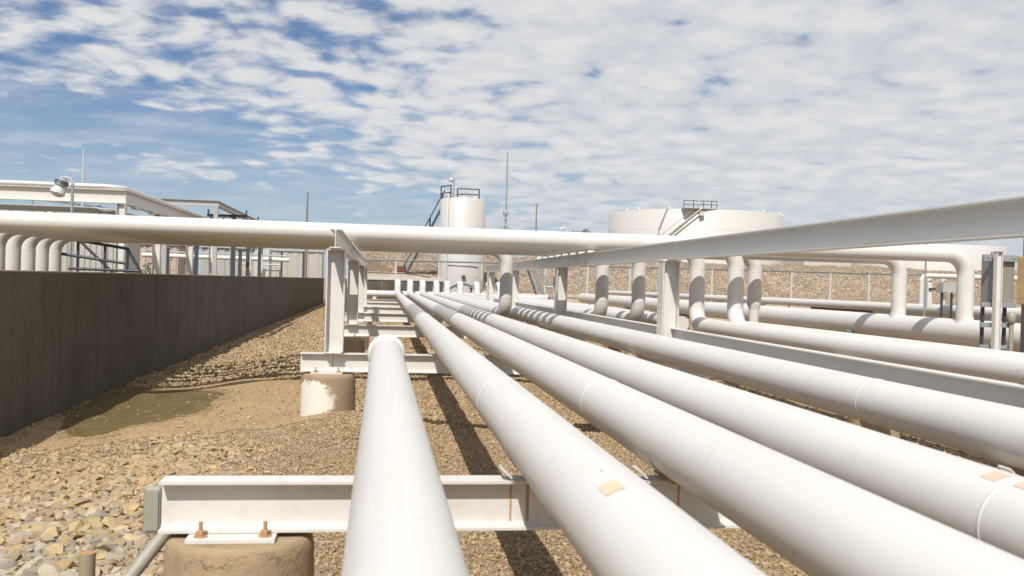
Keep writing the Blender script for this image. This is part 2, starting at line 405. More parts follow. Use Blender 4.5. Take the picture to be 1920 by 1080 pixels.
def blob_sheet(name, outline, dz, mat, res=.09, jit=.05, hmin=None):
    """irregular sheet following the ground inside a closed outline"""
    ol = np.array(outline); lo, hi = ol.min(0)-.1, ol.max(0)+.1
    gx = np.arange(lo[0], hi[0], res); gy = np.arange(lo[1], hi[1], res)
    X, Y = np.meshgrid(gx, gy); pts = np.stack([X.ravel(), Y.ravel()], -1)
    wob = np.stack([np.sin(pts[:, 1]*3.1)+np.sin(pts[:, 1]*7.7+1), np.sin(pts[:, 0]*2.7+2)+np.sin(pts[:, 0]*8.3)], -1)*jit
    q = pts+wob; ins = np.zeros(len(q), bool); j = len(ol)-1
    for i in range(len(ol)):
        xi, yi = ol[i]; xj, yj = ol[j]
        c_ = ((yi > q[:, 1]) != (yj > q[:, 1])) & (q[:, 0] < (xj-xi)*(q[:, 1]-yi)/(yj-yi+1e-9)+xi); ins ^= c_; j = i
    m = ins.reshape(X.shape); Z = gh(X, Y)+dz
    if hmin is not None: Z = np.maximum(Z, hmin)
    vid = -np.ones(X.shape, int); fs = []; vs = []
    def V(a, b):
        if vid[a, b] < 0: vid[a, b] = len(vs); vs.append((X[a, b], Y[a, b], Z[a, b]))
        return int(vid[a, b])
    for a in range(X.shape[0]-1):
        for b in range(X.shape[1]-1):
            if m[a, b] and m[a+1, b] and m[a, b+1] and m[a+1, b+1]:
                fs.append((V(a, b), V(a, b+1), V(a+1, b+1), V(a+1, b)))
    mb = MB(); mb.add(vs, fs, True)
    o = mb.build(name, mat)
    for p in o.data.polygons:
        if p.normal.z < 0: p.flip()
    return struct(o)
DRY = [(-5.2, 13.0), (-4.2, 12.9), (-3.17, 13.1), (-2.42, 12.7), (-1.7, 11.6), (-1.1, 11.2), (-.6, 11.4), (-.1, 12.4), (-.8, 14), (-1.3, 17), (-1.62, 19.3), (-2.4, 19.8), (-3.2, 20.2), (-4.4, 20.7), (-5.2, 20.8)]
PUD = [(-5.29, 16.4), (-4.9, 15.2), (-4.55, 14.2), (-4.1, 13.7), (-3.8, 13.9), (-3.69, 14.5), (-3.22, 14.8), (-2.85, 15.4), (-2.72, 16.6), (-2.85, 17.8), (-3.42, 19.0), (-4.2, 19.7), (-5.29, 20.4)]
blob_sheet('dry_mud', DRY, .005, 'drymud', .1, .06)
cx_, cy_ = np.array(PUD)[:, 0].mean(), np.array(PUD)[:, 1].mean()
DAMP = [(max(-5.29, cx_+(a-cx_)*1.16+.05), cy_+(b-cy_)*1.13) for a, b in PUD]
blob_sheet('damp_mud', DAMP, .0075, 'damp', .07, .06)
blob_sheet('wet_mud', PUD, .011, 'mud', .06, .035)
def inpoly(px_, py_, ol):
    ins = np.zeros(len(px_), bool); j = len(ol)-1
    for i in range(len(ol)):
        xi, yi = ol[i]; xj, yj = ol[j]
        ins ^= ((yi > py_) != (yj > py_)) & (px_ < (xj-xi)*(py_-yi)/(yj-yi+1e-9)+xi); j = i
    return ins

# berm and sand yard behind the far wall
def bermz(x, y):
    s_ = 1.45+1.0*sstep(7, 1.5, x)
    t_ = 4.02+.001*np.clip(x, 0, 70)
    z_ = s_+(t_-s_)*sstep(59.6, 67.5, y)
    z_ = z_*sstep(57.0, 58.2, y)*sstep(-3.2, -1.2, x)
    return z_+(.07*np.sin(x*.9+y*.35)*np.sin(y*.8+x*.3)+.08*np.sin(x*.37+1)+.05*np.sin(x*1.9+y))*sstep(60, 63, y)
bx_ = np.arange(-3.2, 150, .8); by_ = np.concatenate([np.arange(57, 70, .4), [72, 80, 100, 130, 200]])
X, Y = np.meshgrid(bx_, by_); Z = bermz(X, Y)-.02; i_ = np.arange(X.size).reshape(X.shape)
mb = MB(); mb.add(np.stack([X, Y, Z], -1).reshape(-1, 3).tolist(), np.stack([i_[:-1, :-1], i_[:-1, 1:], i_[1:, 1:], i_[1:, :-1]], -1).reshape(-1, 4).tolist(), True)
berm = struct(mb.build('gravel_berm', 'berm'))
mb = MB(); sx = np.arange(-1.2, 6, .6); sy = np.arange(58.3, 61.4, .4); X, Y = np.meshgrid(sx, sy); Z = bermz(X, Y)+.03; i_ = np.arange(X.size).reshape(X.shape)
mb.add(np.stack([X, Y, Z], -1).reshape(-1, 3).tolist(), np.stack([i_[:-1, :-1], i_[:-1, 1:], i_[1:, 1:], i_[1:, :-1]], -1).reshape(-1, 4).tolist(), True)
struct(mb.build('sand_path', 'sand'))

# ------------------------------------------------------------------ concrete walls
WX = -5.3
wall = thing('concrete_wall', 'long dark stained concrete containment wall at left of the gravel', 'wall', (WX, 28, -.6))
yy = -4.0; k = 0; proto = None
while yy < 88:
    L = 1.22; o = None
    if proto is None:
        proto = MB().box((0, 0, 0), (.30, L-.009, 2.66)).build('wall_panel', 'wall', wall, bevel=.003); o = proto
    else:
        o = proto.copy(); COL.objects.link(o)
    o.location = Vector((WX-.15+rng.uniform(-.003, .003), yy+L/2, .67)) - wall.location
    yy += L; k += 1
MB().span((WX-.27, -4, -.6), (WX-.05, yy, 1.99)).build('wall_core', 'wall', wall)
for i in range(k):
    y_ = -4+i*1.22; zt = 2.030+rng.uniform(-.004, .003); xo = rng.uniform(-.003, .004)
    MB().span((WX-.31, y_+.002, 2.0025), (WX+.006+xo, y_+1.22-rng.uniform(.004, .012), zt)).build('coping', 'cope', wall, bevel=.006)
fw_ = thing('far_concrete_wall', 'low concrete wall with pale coping crossing behind the far pipe header', 'wall', (1, 56.4, -.3))
for i in range(5):
    MB().span((-2.4+i*1.25, 56.25, -.4), (-2.4+i*1.25+1.235, 56.55, 2.02)).build('wall_panel', 'wall', fw_)
MB().span((-2.42, 56.2, 2.023), (3.87, 56.6, 2.22)).build('coping', 'farwhite', fw_, bevel=.01)

# ------------------------------------------------------------------ run pipes on the sleepers
PR, PZ, SL = .162, 1.28, .0035
BEAMS = [4.5, 12.08, 19.6, 26.6, 32.5, 39.0, 45.3]
def px_at(x0, y): return x0+SL*y
def pipe_extras(root, x0, pads=(0, 1, 2), y0=-9, y1=99):
    for b in pads:
        yb = BEAMS[b]
        if not (y0 < yb < y1): continue
        x = px_at(x0, yb)
        patch(root, (x, yb-.17, PZ), None, PR+.006, 112, 248, .34, 'white', 'wear_pad')
        for sg in (-1, 1):
            mb = MB(); R_ = Matrix.Rotation(rad(-42*sg), 3, 'Y')
            mb.box((x+sg*.150, yb-.02, 1.116), (.072, .095, .011), R_)
            mb.build('guide_tab', 'steel_white', root, bevel=.002)
        MB().box((x, yb, 1.098), (.05, .30, .035)).build('shoe', 'rust' if b == 0 else 'steel_white', root)
def run(name, label, x0, y0=-2., y1=50.6, beads=(), pads=(0, 1, 2), arch=True, n=48, bottom=None):
    pts = [(px_at(x0, y0), y0, PZ)]
    R = .30
    if arch:
        x = px_at(x0, y1); pts += [(x, y1, PZ), (x, y1, 1.93), (x, y1+1.15, 1.93), (x, y1+1.15, PZ)]
    else: pts += [(px_at(x0, y1), y1, PZ)]
    root = piping(name, label, 'white pipes running away over the sleepers', pts, PR, R, n, welds=True,
                  beads=[((px_at(x0, b), b, PZ), (SL, 1, 0)) for b in beads])
    pipe_extras(root, x0, pads, y0, y1)
    return root
# capped short pipe
root = thing('capped_pipe', 'white pipe nearest the wall, capped short of the second sleeper', 'pipe', (.083, -2, PZ), 'white pipes running away over the sleepers')
MB().tube([(.083, -2, PZ), (.083, 9.62, PZ)], PR, 64).build('straight_pipe', 'white', root)
mb = MB(); mb.lathe((.083, 9.62, PZ), [(PR+.001, -.005), (.188, 0), (.196, .02), (.196, .11), (.185, .17), (.14, .215), (.07, .235)], 64, 'y'); mb.build('end_cap', 'white', root)
pipe_extras(root, .083-.0158, (0,))
pA = run('run_pipe', 'white pipe with a beige tape patch, second from the wall', .775, beads=(5.82, 17.0, 32), n=64)
patch(part(pA, 'straight_pipe'), (px_at(.775, 2.69), 2.69, PZ), None, PR+.0015, -34, -11, .12, 'tape')
pB = run('run_pipe', 'white pipe third from the wall, with a weld ring beside the taped pipe', 1.46, beads=(5.85, 15.5, 24), n=64)
pC = run('run_pipe', 'white pipe fourth from the wall, with peach tape at its near weld', 2.15, beads=(2.80, 13.2), n=64)
patch(part(pC, 'straight_pipe'), (px_at(2.15, 2.84), 2.84, PZ), None, PR+.0015, -28, -6, .08, 'peach')
patch(part(pC, 'straight_pipe'), (px_at(2.15, 2.68), 2.68, PZ), None, PR+.0015, -25, -2, .08, 'peach')
pD = run('run_pipe', 'white pipe beyond the gravel gap, just before the low grey longitudinal beam', 3.5, beads=(6.08, 14.5), n=64)
pF = run('run_pipe', 'white pipe hidden close behind the low longitudinal beam', 4.22, n=32, pads=())

# ------------------------------------------------------------------ overhead cross pipes
CZ = 2.885; CY = [16.9+.8*k for k in range(8)]; LX = -7.5
ords = ['nearest', 'second nearest', 'third nearest', 'fourth nearest', 'fifth nearest', 'sixth nearest', 'seventh nearest', 'farthest']
def cross(k, pts_tail, tail, lead=None):
    y = CY[k]
    pts = [(LX, y, -.3), (LX, y, CZ)]+pts_tail
    r = piping('overhead_pipe', f'{ords[k]} overhead cross pipe, {tail}', 'overhead cross pipes', pts, PR, .42, 40)
    for bx in (-.57, 3.9):
        MB().box((bx, y, 2.695), (.12, .14, .054)).build('shoe', 'steel_white', r)
    return r
YF = 50.6
def far_tail(x, y):
    return [(x, y, CZ), (x, y, PZ), (x, YF, PZ), (x, YF, 1.93), (x, YF+1.15, 1.93), (x, YF+1.15, PZ)]
cross(0, [(11.62, CY[0], CZ), (11.62, CY[0], 1.40)], 'dropping onto the big header by the cabinet')
cross(1, [(7.12, CY[1], CZ), (7.12, CY[1], PZ), (7.07, -2, PZ)], 'dropping to an elbow just right of the white post')
cross(2, [(6.59, CY[2], CZ), (6.59, CY[2], PZ), (6.53, -2, PZ)], 'dropping directly behind the right white post')
cross(3, [(11.64, CY[3], CZ), (11.64, CY[3], 1.40)], 'dropping onto the big header with a curved shadow on it')
r = cross(4, [(8.54, CY[4], CZ), (8.54, CY[4], 1.72)], 'its riser narrowing through a reducer')
MB().lathe((8.54, CY[4], 1.60), [(.115, 0), (.115, .01), (.162, .12), (.162, .125)], 40).build('reducer', 'white', r)
MB().tube([(8.54, CY[4], 1.60), (8.54, CY[4], .9)], .112, 32).build('straight_pipe', 'white', r)
bead((8.54, CY[4], 1.76), (0, 0, 1), PR, r); bead((8.54, CY[4], 1.56), (0, 0, 1), .112, r)
cross(5, far_tail(6.02, CY[5]), 'its riser second left of the right white post')
cross(6, far_tail(5.33, CY[6]), 'its riser third left of the right white post')
cross(7, far_tail(3.09, CY[7]), 'its riser falling beside the taped pipes in mid picture')
# pipe nine carries on to the far header
piping('run_pipe', 'white pipe running from the far header to behind the right white post', 'white pipes running away over the sleepers',
       [(6.61, 19.4, PZ), (6.61, YF, PZ), (6.61, YF, 1.93), (6.61, YF+1.15, 1.93), (6.61, YF+1.15, PZ)], PR, .30, 32)

# far header that collects the runs
hd = thing('far_header', 'white header pipe lying across the far ends of the runs', 'pipe', (-1.2, YF+1.15, PZ))
MB().tube([(-1.2, YF+1.15, PZ-.02), (9.5, YF+1.15, PZ-.02)], .175, 24).build('straight_pipe', 'white', hd)
MB().lathe((-1.2, YF+1.15, PZ-.02), [(.17, -.03), (.21, -.02), (.21, .02)], 24).build('blind_flange', 'white', hd)
for x in (-.3, 3.2, 6.9): MB().span((x-.1, YF+1.05, -.2), (x+.1, YF+1.25, 1.09)).build('pedestal', 'steel_white', hd)

# large header at right and smaller one behind it
big = thing('large_header', 'big white header pipe running along the right side under two risers', 'pipe', (11.63, 0, 1.31))
MB().tube([(11.63, -1, 1.31), (11.63, 52, 1.31)], .275, 48).build('straight_pipe', 'white', big)
for y in (12.2, 15.55, 17.9, 21.5, 25.6, 33.): bead((11.63, y, 1.31), (0, 1, 0), .275, big, 48)
for y in (CY[0], CY[3]): MB().lathe((11.63, y, 1.44), [(.215, 0), (.185, .07), (.166, .16), (.163, .20)], 40).build('branch_saddle', 'white', big)
for y in (8.0, 14.3, 21.0, 27.6, 34.5, 42):
    MB().span((11.28, y-.12, -.2), (11.98, y+.12, .98)).build('pedestal', 'footing', big)
    MB().span((11.18, y-.09, .985), (12.08, y+.09, 1.03)).build('base_plate', 'darksteel', big)
    for sg in (-1, 1): MB().box((11.63+sg*.24, y, 1.085), (.05, .16, .11), Matrix.Rotation(rad(35*sg), 3, 'Y')).build('saddle', 'galv', big)
g = thing('small_header', 'slimmer white pipe beyond the big header, below the railing', 'pipe', (13.6, 0, 1.72))
MB().tube([(13.6, 2, 1.72), (13.6, 55, 1.66)], .125, 24).build('straight_pipe', 'white', g)
for y in (12., 18.5, 25, 31.5, 38, 44.5):
    MB().span((13.45, y-.1, -.2), (13.75, y+.1, 1.49)).build('pedestal', 'footing', g)
    MB().box((13.6, y, 1.545), (.42, .16, .07)).build('saddle', 'galv', g)
rk = thing('red_channel', 'dark red steel channel lying low between the two right hand headers', 'steel channel', (12.6, 24, .9))
MB().ibeam((12.75, 22.3, 1.56), (12.75, 25.8, 1.56), .10, .08, .012, .01).build('channel', 'red', rk)
for y in (22.6, 25.5): MB().span((12.65, y-.08, -.1), (12.85, y+.08, 1.508)).build('stub_post', 'darksteel', rk)
cb = thing('concrete_curb', 'tan concrete block curb on the gravel past the big header', 'curb', (14.5, 22, 0))
for i in range(5): MB().span((14.3, 17+i*2.0, -.2), (14.75, 18.97+i*2.0, 1.62)).build('block', 'footing', cb, bevel=.01)

# ------------------------------------------------------------------ sleepers (cross supports on piers)
def pier(root, x, y, top, mat, r=.345, n=48):
    prof = [(r*1.02, -.5), (r*1.01, top-.3), (r, top-.07), (r*.985, top-.03), (r*.95, top-.008), (r*.90, top)]
    mb = MB().lathe((x, y, 0), prof, n)
    o = mb.build('pier', mat, root)
    for v in o.data.vertices:                                   # cast, slightly out of true
        a = math.atan2(v.co.y-y, v.co.x-x); s_ = 1+.012*math.sin(3*a+x*5)+.008*math.sin(7*a+v.co.z*6+y)
        v.co.x = x+(v.co.x-x)*s_; v.co.y = y+(v.co.y-y)*s_
    return o
def sleeper(k, y, x0, x1, label):
    root = thing('pipe_sleeper', label, 'pipe support', (x0, y, 0), 'steel sleepers across the pipe run')
    MB().ibeam((x0, y, .96), (x1, y, .96), .24, .145, .013, .01, fil=.018).build('beam', 'steel_white', root)
    for j, x in enumerate((-.63, 3.9, 7.0)):
        if x > x1 or x < x0: continue
        pm = 'pierpaint' if (k == 1 and j == 0) else 'pier'
        pier(root, x, y+.06, .815, pm)
        bp = MB().box((x-.02, y-.02, .8265), (.40, .30, .021)).build('base_plate', 'steel_white', root, bevel=.002)
        if k < 3:
            for sx_ in (-.16, .13):
                for sy_ in (-.115, .1):
                    bx, by = x+sx_, y+sy_
                    b = MB().lathe((bx, by, .838), [(.031, 0), (.031, .005)], 16).build('washer', 'rust', bp)
                    MB().lathe((bx, by, .8432), [(.021, 0), (.021, .020), (.017, .023)], 6, smooth=False).build('nut', 'rust', bp)
                    MB().tube([(bx, by, .84), (bx, by, .905)], .0095, 10).build('anchor_bolt', 'rust', bp)
    return root
slab = ['nearest white sleeper with rusty anchor bolts, in the foreground', 'second white sleeper, carrying the left white post on a peeling pier',
        'third sleeper from the camera, in the shade of the overhead pipes', 'fourth sleeper from the camera, under the third left post',
        'fifth sleeper from the camera along the pipe run', 'sixth sleeper from the camera along the pipe run', 'seventh and farthest sleeper, next to the far header']
SLP = [sleeper(k, y, -.99, 7.6, slab[k]) for k, y in enumerate(BEAMS)]
def streak(root, x, y, z0, z1, w_):
    MB().span((x-w_/2, y-.0012, z0), (x+w_/2, y, z1)).build('rust_streak', 'stain', part(root, 'beam'))
for x, w_ in ((.655, .022), (.74, .03), (1.33, .02), (1.52, .024)):
    streak(SLP[0], px_at(x, 4.5), 4.5-.0055, .86, 1.062, w_)
for x, w_ in ((-.58, .018), (3.2, .06), (3.42, .04), (3.33, .05)): streak(SLP[1], x, 12.08-.0055, .86, 1.062, w_)
for x, z0 in ((.655, 1.068), (1.33, 1.068), (.74, 1.068), (1.52, 1.068)):
    streak(SLP[0], px_at(x, 4.5), 4.5-.073, z0, 1.0795, .03)
# rusty plate with streaked channel under the fourth and fifth pipes
rp = thing('rusty_plate', 'orange rusted steel plate wedged beneath the pipe before the right white post', 'steel plate', (3.1, 12, .84))
MB().span((2.55, 11.75, 1.084), (3.25, 12.35, 1.10)).build('plate', 'rust', rp)
MB().span((2.55, 11.735, .90), (3.25, 11.749, 1.10)).build('lip', 'rust', rp)

# ------------------------------------------------------------------ upper longitudinal frames
def frame(label, x, y0, y1, posts, name='rack_frame'):
    root = thing(name, label, 'steel frame', (x, y0, 1.08), 'white steel frames carrying the overhead pipes')
    MB().ibeam((x, y0, 2.547), (x, y1, 2.547), .24, .145, .013, .01, fil=.016).build('top_beam', 'steel_white', root)
    for y in posts:
        pp = MB().ibeam((x, y, 1.1), (x, y, 2.405), .235, .235, .014, .012, upv=(1, 0, 0), fil=.014).build('post', 'steel_white', root)
        MB().box((x, y, 2.4155), (.25, .25, .019)).build('cap_plate', 'steel_white', pp, bevel=.002)
        MB().box((x, y, 1.090), (.20, .29, .017)).build('base_plate', 'steel_white', pp, bevel=.002)
    return root
frame('left white steel frame whose near post stands on the second sleeper', -.57, 11.62, 34, (12.08, 19.6, 26.6, 32.5))
frame('right white steel frame whose big beam crosses the upper right', 3.9, 1.5, 34, (4.5, 12.08, 19.6, 26.6, 32.5))
lb = thing('low_beam', 'low grey shaded longitudinal beam lying between the pipes at right', 'steel beam', (3.98, 1, 1.08))
MB().ibeam((4.0, 1, 1.365), (4.0, 28, 1.365), .27, .12, .012, .009, fil=.014).build('beam', 'steel_white', lb)
for y in BEAMS[:4]: MB().box((4.0, y, 1.155), (.10, .12, .146)).build('stool', 'steel_white', lb)

# ------------------------------------------------------------------ foreground bits at left
cbx = thing('conduit_body', 'grey conduit fitting and slanting conduit beside the near sleeper end', 'conduit', (-1.05, 4.75, 0))
mb = MB(); mb.box((-1.075, 4.70, .885), (.085, .05, .235)); mb.build('fitting', 'olive', cbx, bevel=.016)
MB().tube([(-1.0, 4.72, .79), (-1.36, 4.42, .30), (-1.5, 4.27, .06)], .034, 20).build('conduit', 'olive', cbx)
MB().box((-1.075, 4.672, .885), (.06, .004, .19)).build('cover_plate', 'olive', cbx)
st = thing('pipe_stub', 'short rusty brown pipe stub standing in the stones at lower left', 'pipe stub', (-1.72, 5.0, 0))
MB().tube([(-1.463, 5.0, -.1), (-1.463, 5.0, .59)], [.04, .04], 20, False).build('stub', 'rustbrown', st)
MB().tube([(-1.463, 5.0, -.1), (-1.463, 5.0, .588)], [.034, .034], 20, False).build('bore', 'rustbrown', st)
MB().lathe((-1.463, 5.0, .5855), [(.0345, 0), (.0395, .005)], 20).build('rim', 'rust', st)

# ------------------------------------------------------------------ cabinet and stand at right
ec = thing('control_cabinet', 'grey steel cabinet bolted between two struts at the right edge', 'cabinet', (9.2, 12.5, 0))
MB().span((9.0, 12.46, 1.93), (9.36, 12.72, 2.68)).build('enclosure', 'cabinet', ec, bevel=.008)
MB().span((8.82, 12.40, 2.58), (9.40, 12.445, 2.68)).build('top_channel', 'galv', ec, bevel=.004)
MB().span((8.80, 12.40, 1.90), (9.36, 12.445, 1.97)).build('bottom_channel', 'galv', ec, bevel=.004)
MB().span((8.80, 12.40, 1.60), (9.33, 12.44, 1.67)).build('brace_channel', 'galv', ec, bevel=.004)
MB().span((8.80, 12.40, 1.28), (9.33, 12.44, 1.34)).build('brace_channel', 'galv', ec, bevel=.004)
for x in (8.88, 9.30): MB().lathe((x, 12.395, 2.635), [(.013, -.008), (.013, 0)], 10, 'y').build('bolt', 'galv', ec)
MB().tube([(9.1, 12.6, 2.68), (9.1, 12.6, 2.73)], .03, 12).build('vent_cap', 'galv', ec)
for x in (8.90, 9.26):
    MB().span((x-.02, 12.50, -.1), (x+.02, 12.54, 1.925)).build('leg', 'darksteel', ec)
MB().tube([(9.26, 12.36, 0), (9.26, 12.36, 1.83)], .032, 14).build('conduit', 'olive', ec)
MB().lathe((9.26, 12.36, 1.66), [(.03, 0), (.06, .02), (.062, .14), (.03, .17)], 14).build('union', 'olive', ec)
up_ = thing('strut_post', 'white channel post standing in front of the grey cabinet', 'post', (8.97, 12.3, 0))
MB().ibeam((8.965, 12.29, -.1), (8.965, 12.29, 2.71), .095, .08, .009, .008, upv=(1, 0, 0), fil=.006).build('post', 'steel_white', up_)
MB().box((8.965, 12.29, 2.715), (.11, .09, .008)).build('cap', 'galv', up_)
yb = thing('yellow_brown_panel', 'rust stained tan panel box at the extreme right edge', 'panel', (9.7, 12.2, 0))
MB().span((9.36, 12.1, 1.96), (9.95, 12.4, 2.66)).build('box', 'primer', yb, bevel=.006)
MB().span((9.50, 12.2, -.1), (9.56, 12.26, 1.955)).build('leg', 'galv', yb)
MB().span((9.80, 12.2, -.1), (9.86, 12.26, 1.955)).build('leg', 'galv', yb)
cs = thing('corrugated_stack', 'grey ribbed metal box rising behind the tan panel', 'metal box', (10.1, 12.68, 0))
MB().span((9.70, 12.62, 0), (10.6, 12.74, 3.0)).build('body', 'cabinet', cs)
for i in range(9): MB().span((9.72+i*.1, 12.59, 2.2), (9.77+i*.1, 12.618, 3.0)).build('rib', 'grey', cs)

# small piping tree behind the big header
for i, (x0, nm) in enumerate(((15.16, 'leftmost'), (15.55, 'middle'), (16.15, 'rightmost'))):
    piping('small_loop_pipe', f'{nm} of three thin white pipe loops past the big header', 'thin pipe loops',
           [(x0, 24+i*.25, -.1), (x0, 24+i*.25, 2.60), (18.8+i*.3, 24+i*.25, 2.60), (18.8+i*.3, 24+i*.25, -.1)], .07, .16, 16, welds=False)
jb = thing('junction_box', 'pale grey junction box on legs seen through the right pipe loop', 'junction box', (13.3, 20, 0))
MB().span((13.12, 19.9, 2.12), (13.5, 20.15, 2.36)).build('box', 'grey', jb, bevel=.01)
for x in (13.17, 13.42): MB().span((x-.02, 20., 0), (x+.02, 20.04, 2.118)).build('leg', 'darksteel', jb)
ip = thing('instrument_post', 'thin grey pole beside the pale junction box at right', 'pole', (12.7, 20, 0))
MB().tube([(12.72, 20, 0), (12.72, 20, 3.4)], .022, 10).build('pole', 'galv', ip)
MB().box((12.85, 20.05, 2.05), (.12, .1, .6)).build('sleeve', 'steel_white', ip, bevel=.01)
MB().box((12.9, 20, 2.2), (.18, .09, .05)).build('head', 'darksteel', ip, bevel=.01)

# ------------------------------------------------------------------ railing over the far wall
def rail(name, label, x0, xs_, x1, z0, z1, y, zb):
    r = thing(name, label, 'railing', (x0, y, zb))
    MB().tube([(x0, y, z0), (x1, y, z1)], .05, 10).build('top_rail', 'rail', r)
    for x in xs_:
        zt = z0+(z1-z0)*(x-x0)/(x1-x0)
        MB().tube([(x, y, zb), (x, y, zt-.03)], .07, 10).build('post', 'farwhite', r)
    return r
rail('wall_railing', 'grey railing on white posts above the far wall, left part', -1.2, (-.98, .92, 3.55, 6.2), 8.9, 3.21, 3.29, 56.4, 2.22)
rail('yard_railing', 'long railing on white posts before the gravel berm, right part', 9.3, (10.2, 12.9, 15.65, 18.4, 21.08, 23.8, 26.48, 29.16, 31.87, 34.5, 37.2, 40), 41, 3.24, 3.40, 56.4, -.1)

# ------------------------------------------------------------------ small tank with stair
tk = thing('small_tank', 'slim white vertical tank with a black stair behind the cross pipes', 'storage tank', (6.33, 72, 1.5))
MB().lathe((6.33, 72, 0), [(1.8, 1.2), (1.8, 8.50), (1.76, 8.54), (.9, 8.68), (.1, 8.74)], 64).build('shell', 'farwhite', tk)
MB().tube([(5.05, 70.6, 1.3), (5.05, 70.6, 8.6), (5.2, 71.2, 8.95), (6.3, 71.6, 8.9)], .045, 10).build('vent_pipe', 'farwhite', tk)
for x in (6.3, 7.2): MB().lathe((x, 71.4, 8.62), [(.16, 0), (.16, .12), (.1, .17)], 16).build('nozzle', 'farwhite', tk)
MB().tube([(6.33+1.84*math.sin(rad(a)), 72-1.84*math.cos(rad(a)), 3.3-.001*a) for a in range(-40, 42, 8)], .03, 8).build('conduit', 'galv', tk)
for x, c_ in ((6.35, 'red'), (7.35, 'grey')): MB().box((x, 70.05, 2.45), (.3, .15, .22)).build('label_plate', c_, tk, bevel=.01)
def railing_loop(root, pts, zs, h, mat='darksteel', r_=.035):
    for a, b in zip(pts[:-1], pts[1:]):
        for f_ in (1., .5): MB().tube([(a[0], a[1], a[2]+h*f_), (b[0], b[1], b[2]+h*f_)], r_, 6).build('guard_rail', mat, root)
    for p in pts: MB().tube([(p[0], p[1], p[2]), (p[0], p[1], p[2]+h)], r_, 6).build('guard_post', mat, root)
railing_loop(tk, [(5.80, 71.3, 8.5), (7.52, 71.3, 8.5)], 0, .85, r_=.05)
railing_loop(tk, [(4.58, 72.3, 8.45), (5.25, 70.9, 8.45)], 0, 1.1, r_=.05)
MB().span((4.62, 71.4, 8.38), (5.5, 73.9, 8.44)).build('platform', 'darksteel', tk)
MB().tube([(5.48, 71.2, 8.5), (5.48, 71.2, 10.1)], .05, 8).build('lamp_pole', 'galv', tk)
MB().lathe((5.28, 71.2, 9.86), [(.05, .32), (.17, .24), (.19, .1), (.12, 0)], 16).build('lamp_head', 'farwhite', tk)
for dy in (0, .8):
    MB().tube([(1.75, 73.2+dy, 2.0), (4.95, 73.2+dy, 8.4)], .09, 6).build('stair_stringer', 'darksteel', tk)
    MB().tube([(1.75, 73.2+dy, 3.0), (4.95, 73.2+dy, 9.4)], .05, 6).build('stair_handrail', 'darksteel', tk)
    for f_ in (.05, .35, .65, .95): MB().tube([(1.75+f_*3.2, 73.2+dy, 2.0+f_*6.4), (1.75+f_*3.2, 73.2+dy, 3.0+f_*6.4)], .045, 6).build('stair_post', 'darksteel', tk)
for i in range(22):
    f_ = (i+.5)/22; MB().box((1.75+f_*3.2, 73.6, 2.0+f_*6.4), (.24, .76, .03)).build('tread', 'darksteel', tk)

tk.scale = (.8125, .8125, .8125); tk.location = (5.14, 58.9, 1.6)
# ------------------------------------------------------------------ big storage tanks
def big_tank(name, label, x, y, r, zr, zd, mat='farwhite', zb=2.):
    t = thing(name, label, 'storage tank', (x, y, zb), 'large storage tanks')
    MB().lathe((x, y, 0), [(r, zb), (r, zr), (r*.995, zr+.08), (r*.5, zr+(zd-zr)*.75), (.3, zd)], 128).build('shell', mat, t)
    for i in range(1, 4):
        zz = zb+(zr-zb)*i/4; MB().lathe((x, y, zz), [(r+.002, 0), (r+.012, .02), (r+.012, .05), (r+.002, .07)], 128).build('course_seam', mat, t)
    return t
bt = big_tank('large_tank', 'large white storage tank with a rooftop rail beyond the berm', 60.3, 172, 16.6, 16.1, 16.9)
railing_loop(bt, [(52.7, 156.0, 16.3), (54.4, 155.8, 16.3), (56.2, 155.6, 16.3), (57.6, 155.5, 16.3), (58.6, 155.5, 16.3)], 0, 1.25, r_=.07)
MB().span((52.6, 155.4, 16.2), (58.7, 157.2, 16.26)).build('platform', 'farwhite', bt)
def curvep(a, rr, zz): return (60.3+math.sin(rad(a))*rr, 172-math.cos(rad(a))*rr, zz)
for dr, dz, nm, rr in ((16.75, 0, 'stair_stringer', .12), (17.4, 0, 'stair_stringer', .12), (17.4, 1.0, 'stair_handrail', .05)):
    MB().tube([curvep(-50+i*3.2, dr, 7.5+i*.8+dz) for i in range(12)], rr, 6).build(nm, 'galv' if 'hand' in nm else 'farwhite', bt)
MB().box((55.8, 155.5, 15.3), (.8, .6, .7)).build('stair_landing', 'farwhite', bt)
for a in (-68, -57, -35, -22, 30, 52, 66, 78):
    x, y, z_ = curvep(a, 16.4, 16.2)
    MB().lathe((x, y, z_-.1), [(.26, 0), (.3, .35), (.12, .5)], 12).build('roof_vent', 'farwhite', bt)
MB().tube([curvep(-36, 16.7, 16.2), curvep(-41, 16.8, 12.5), curvep(-41, 16.8, 8)], .12, 8).build('conduit', 'galv', bt)
MB().tube([(55.3, 155.6, 16.2), (55.3, 155.6, 19.2)], .1, 8).build('mast', 'farwhite', bt)
big_tank('white_tank', 'low wide white tank past the berm under the right pipe loop', 107, 168, 14, 11.4, 11.8)
t2 = big_tank('tan_tank', 'tan painted tank shell showing between the big tank and the right pipes', 104, 205, 7.6, 12, 12.3, 'tan')
wb = thing('white_building', 'long flat white building on the skyline behind the right pipe bend', 'building', (95, 190, 0))
MB().span((92, 190, 0), (125, 205, 12.6)).build('wall', 'farwhite', wb)
MB().span((91.5, 189.5, 12.6), (125.5, 205.5, 13.2)).build('roof', 'grey', wb)

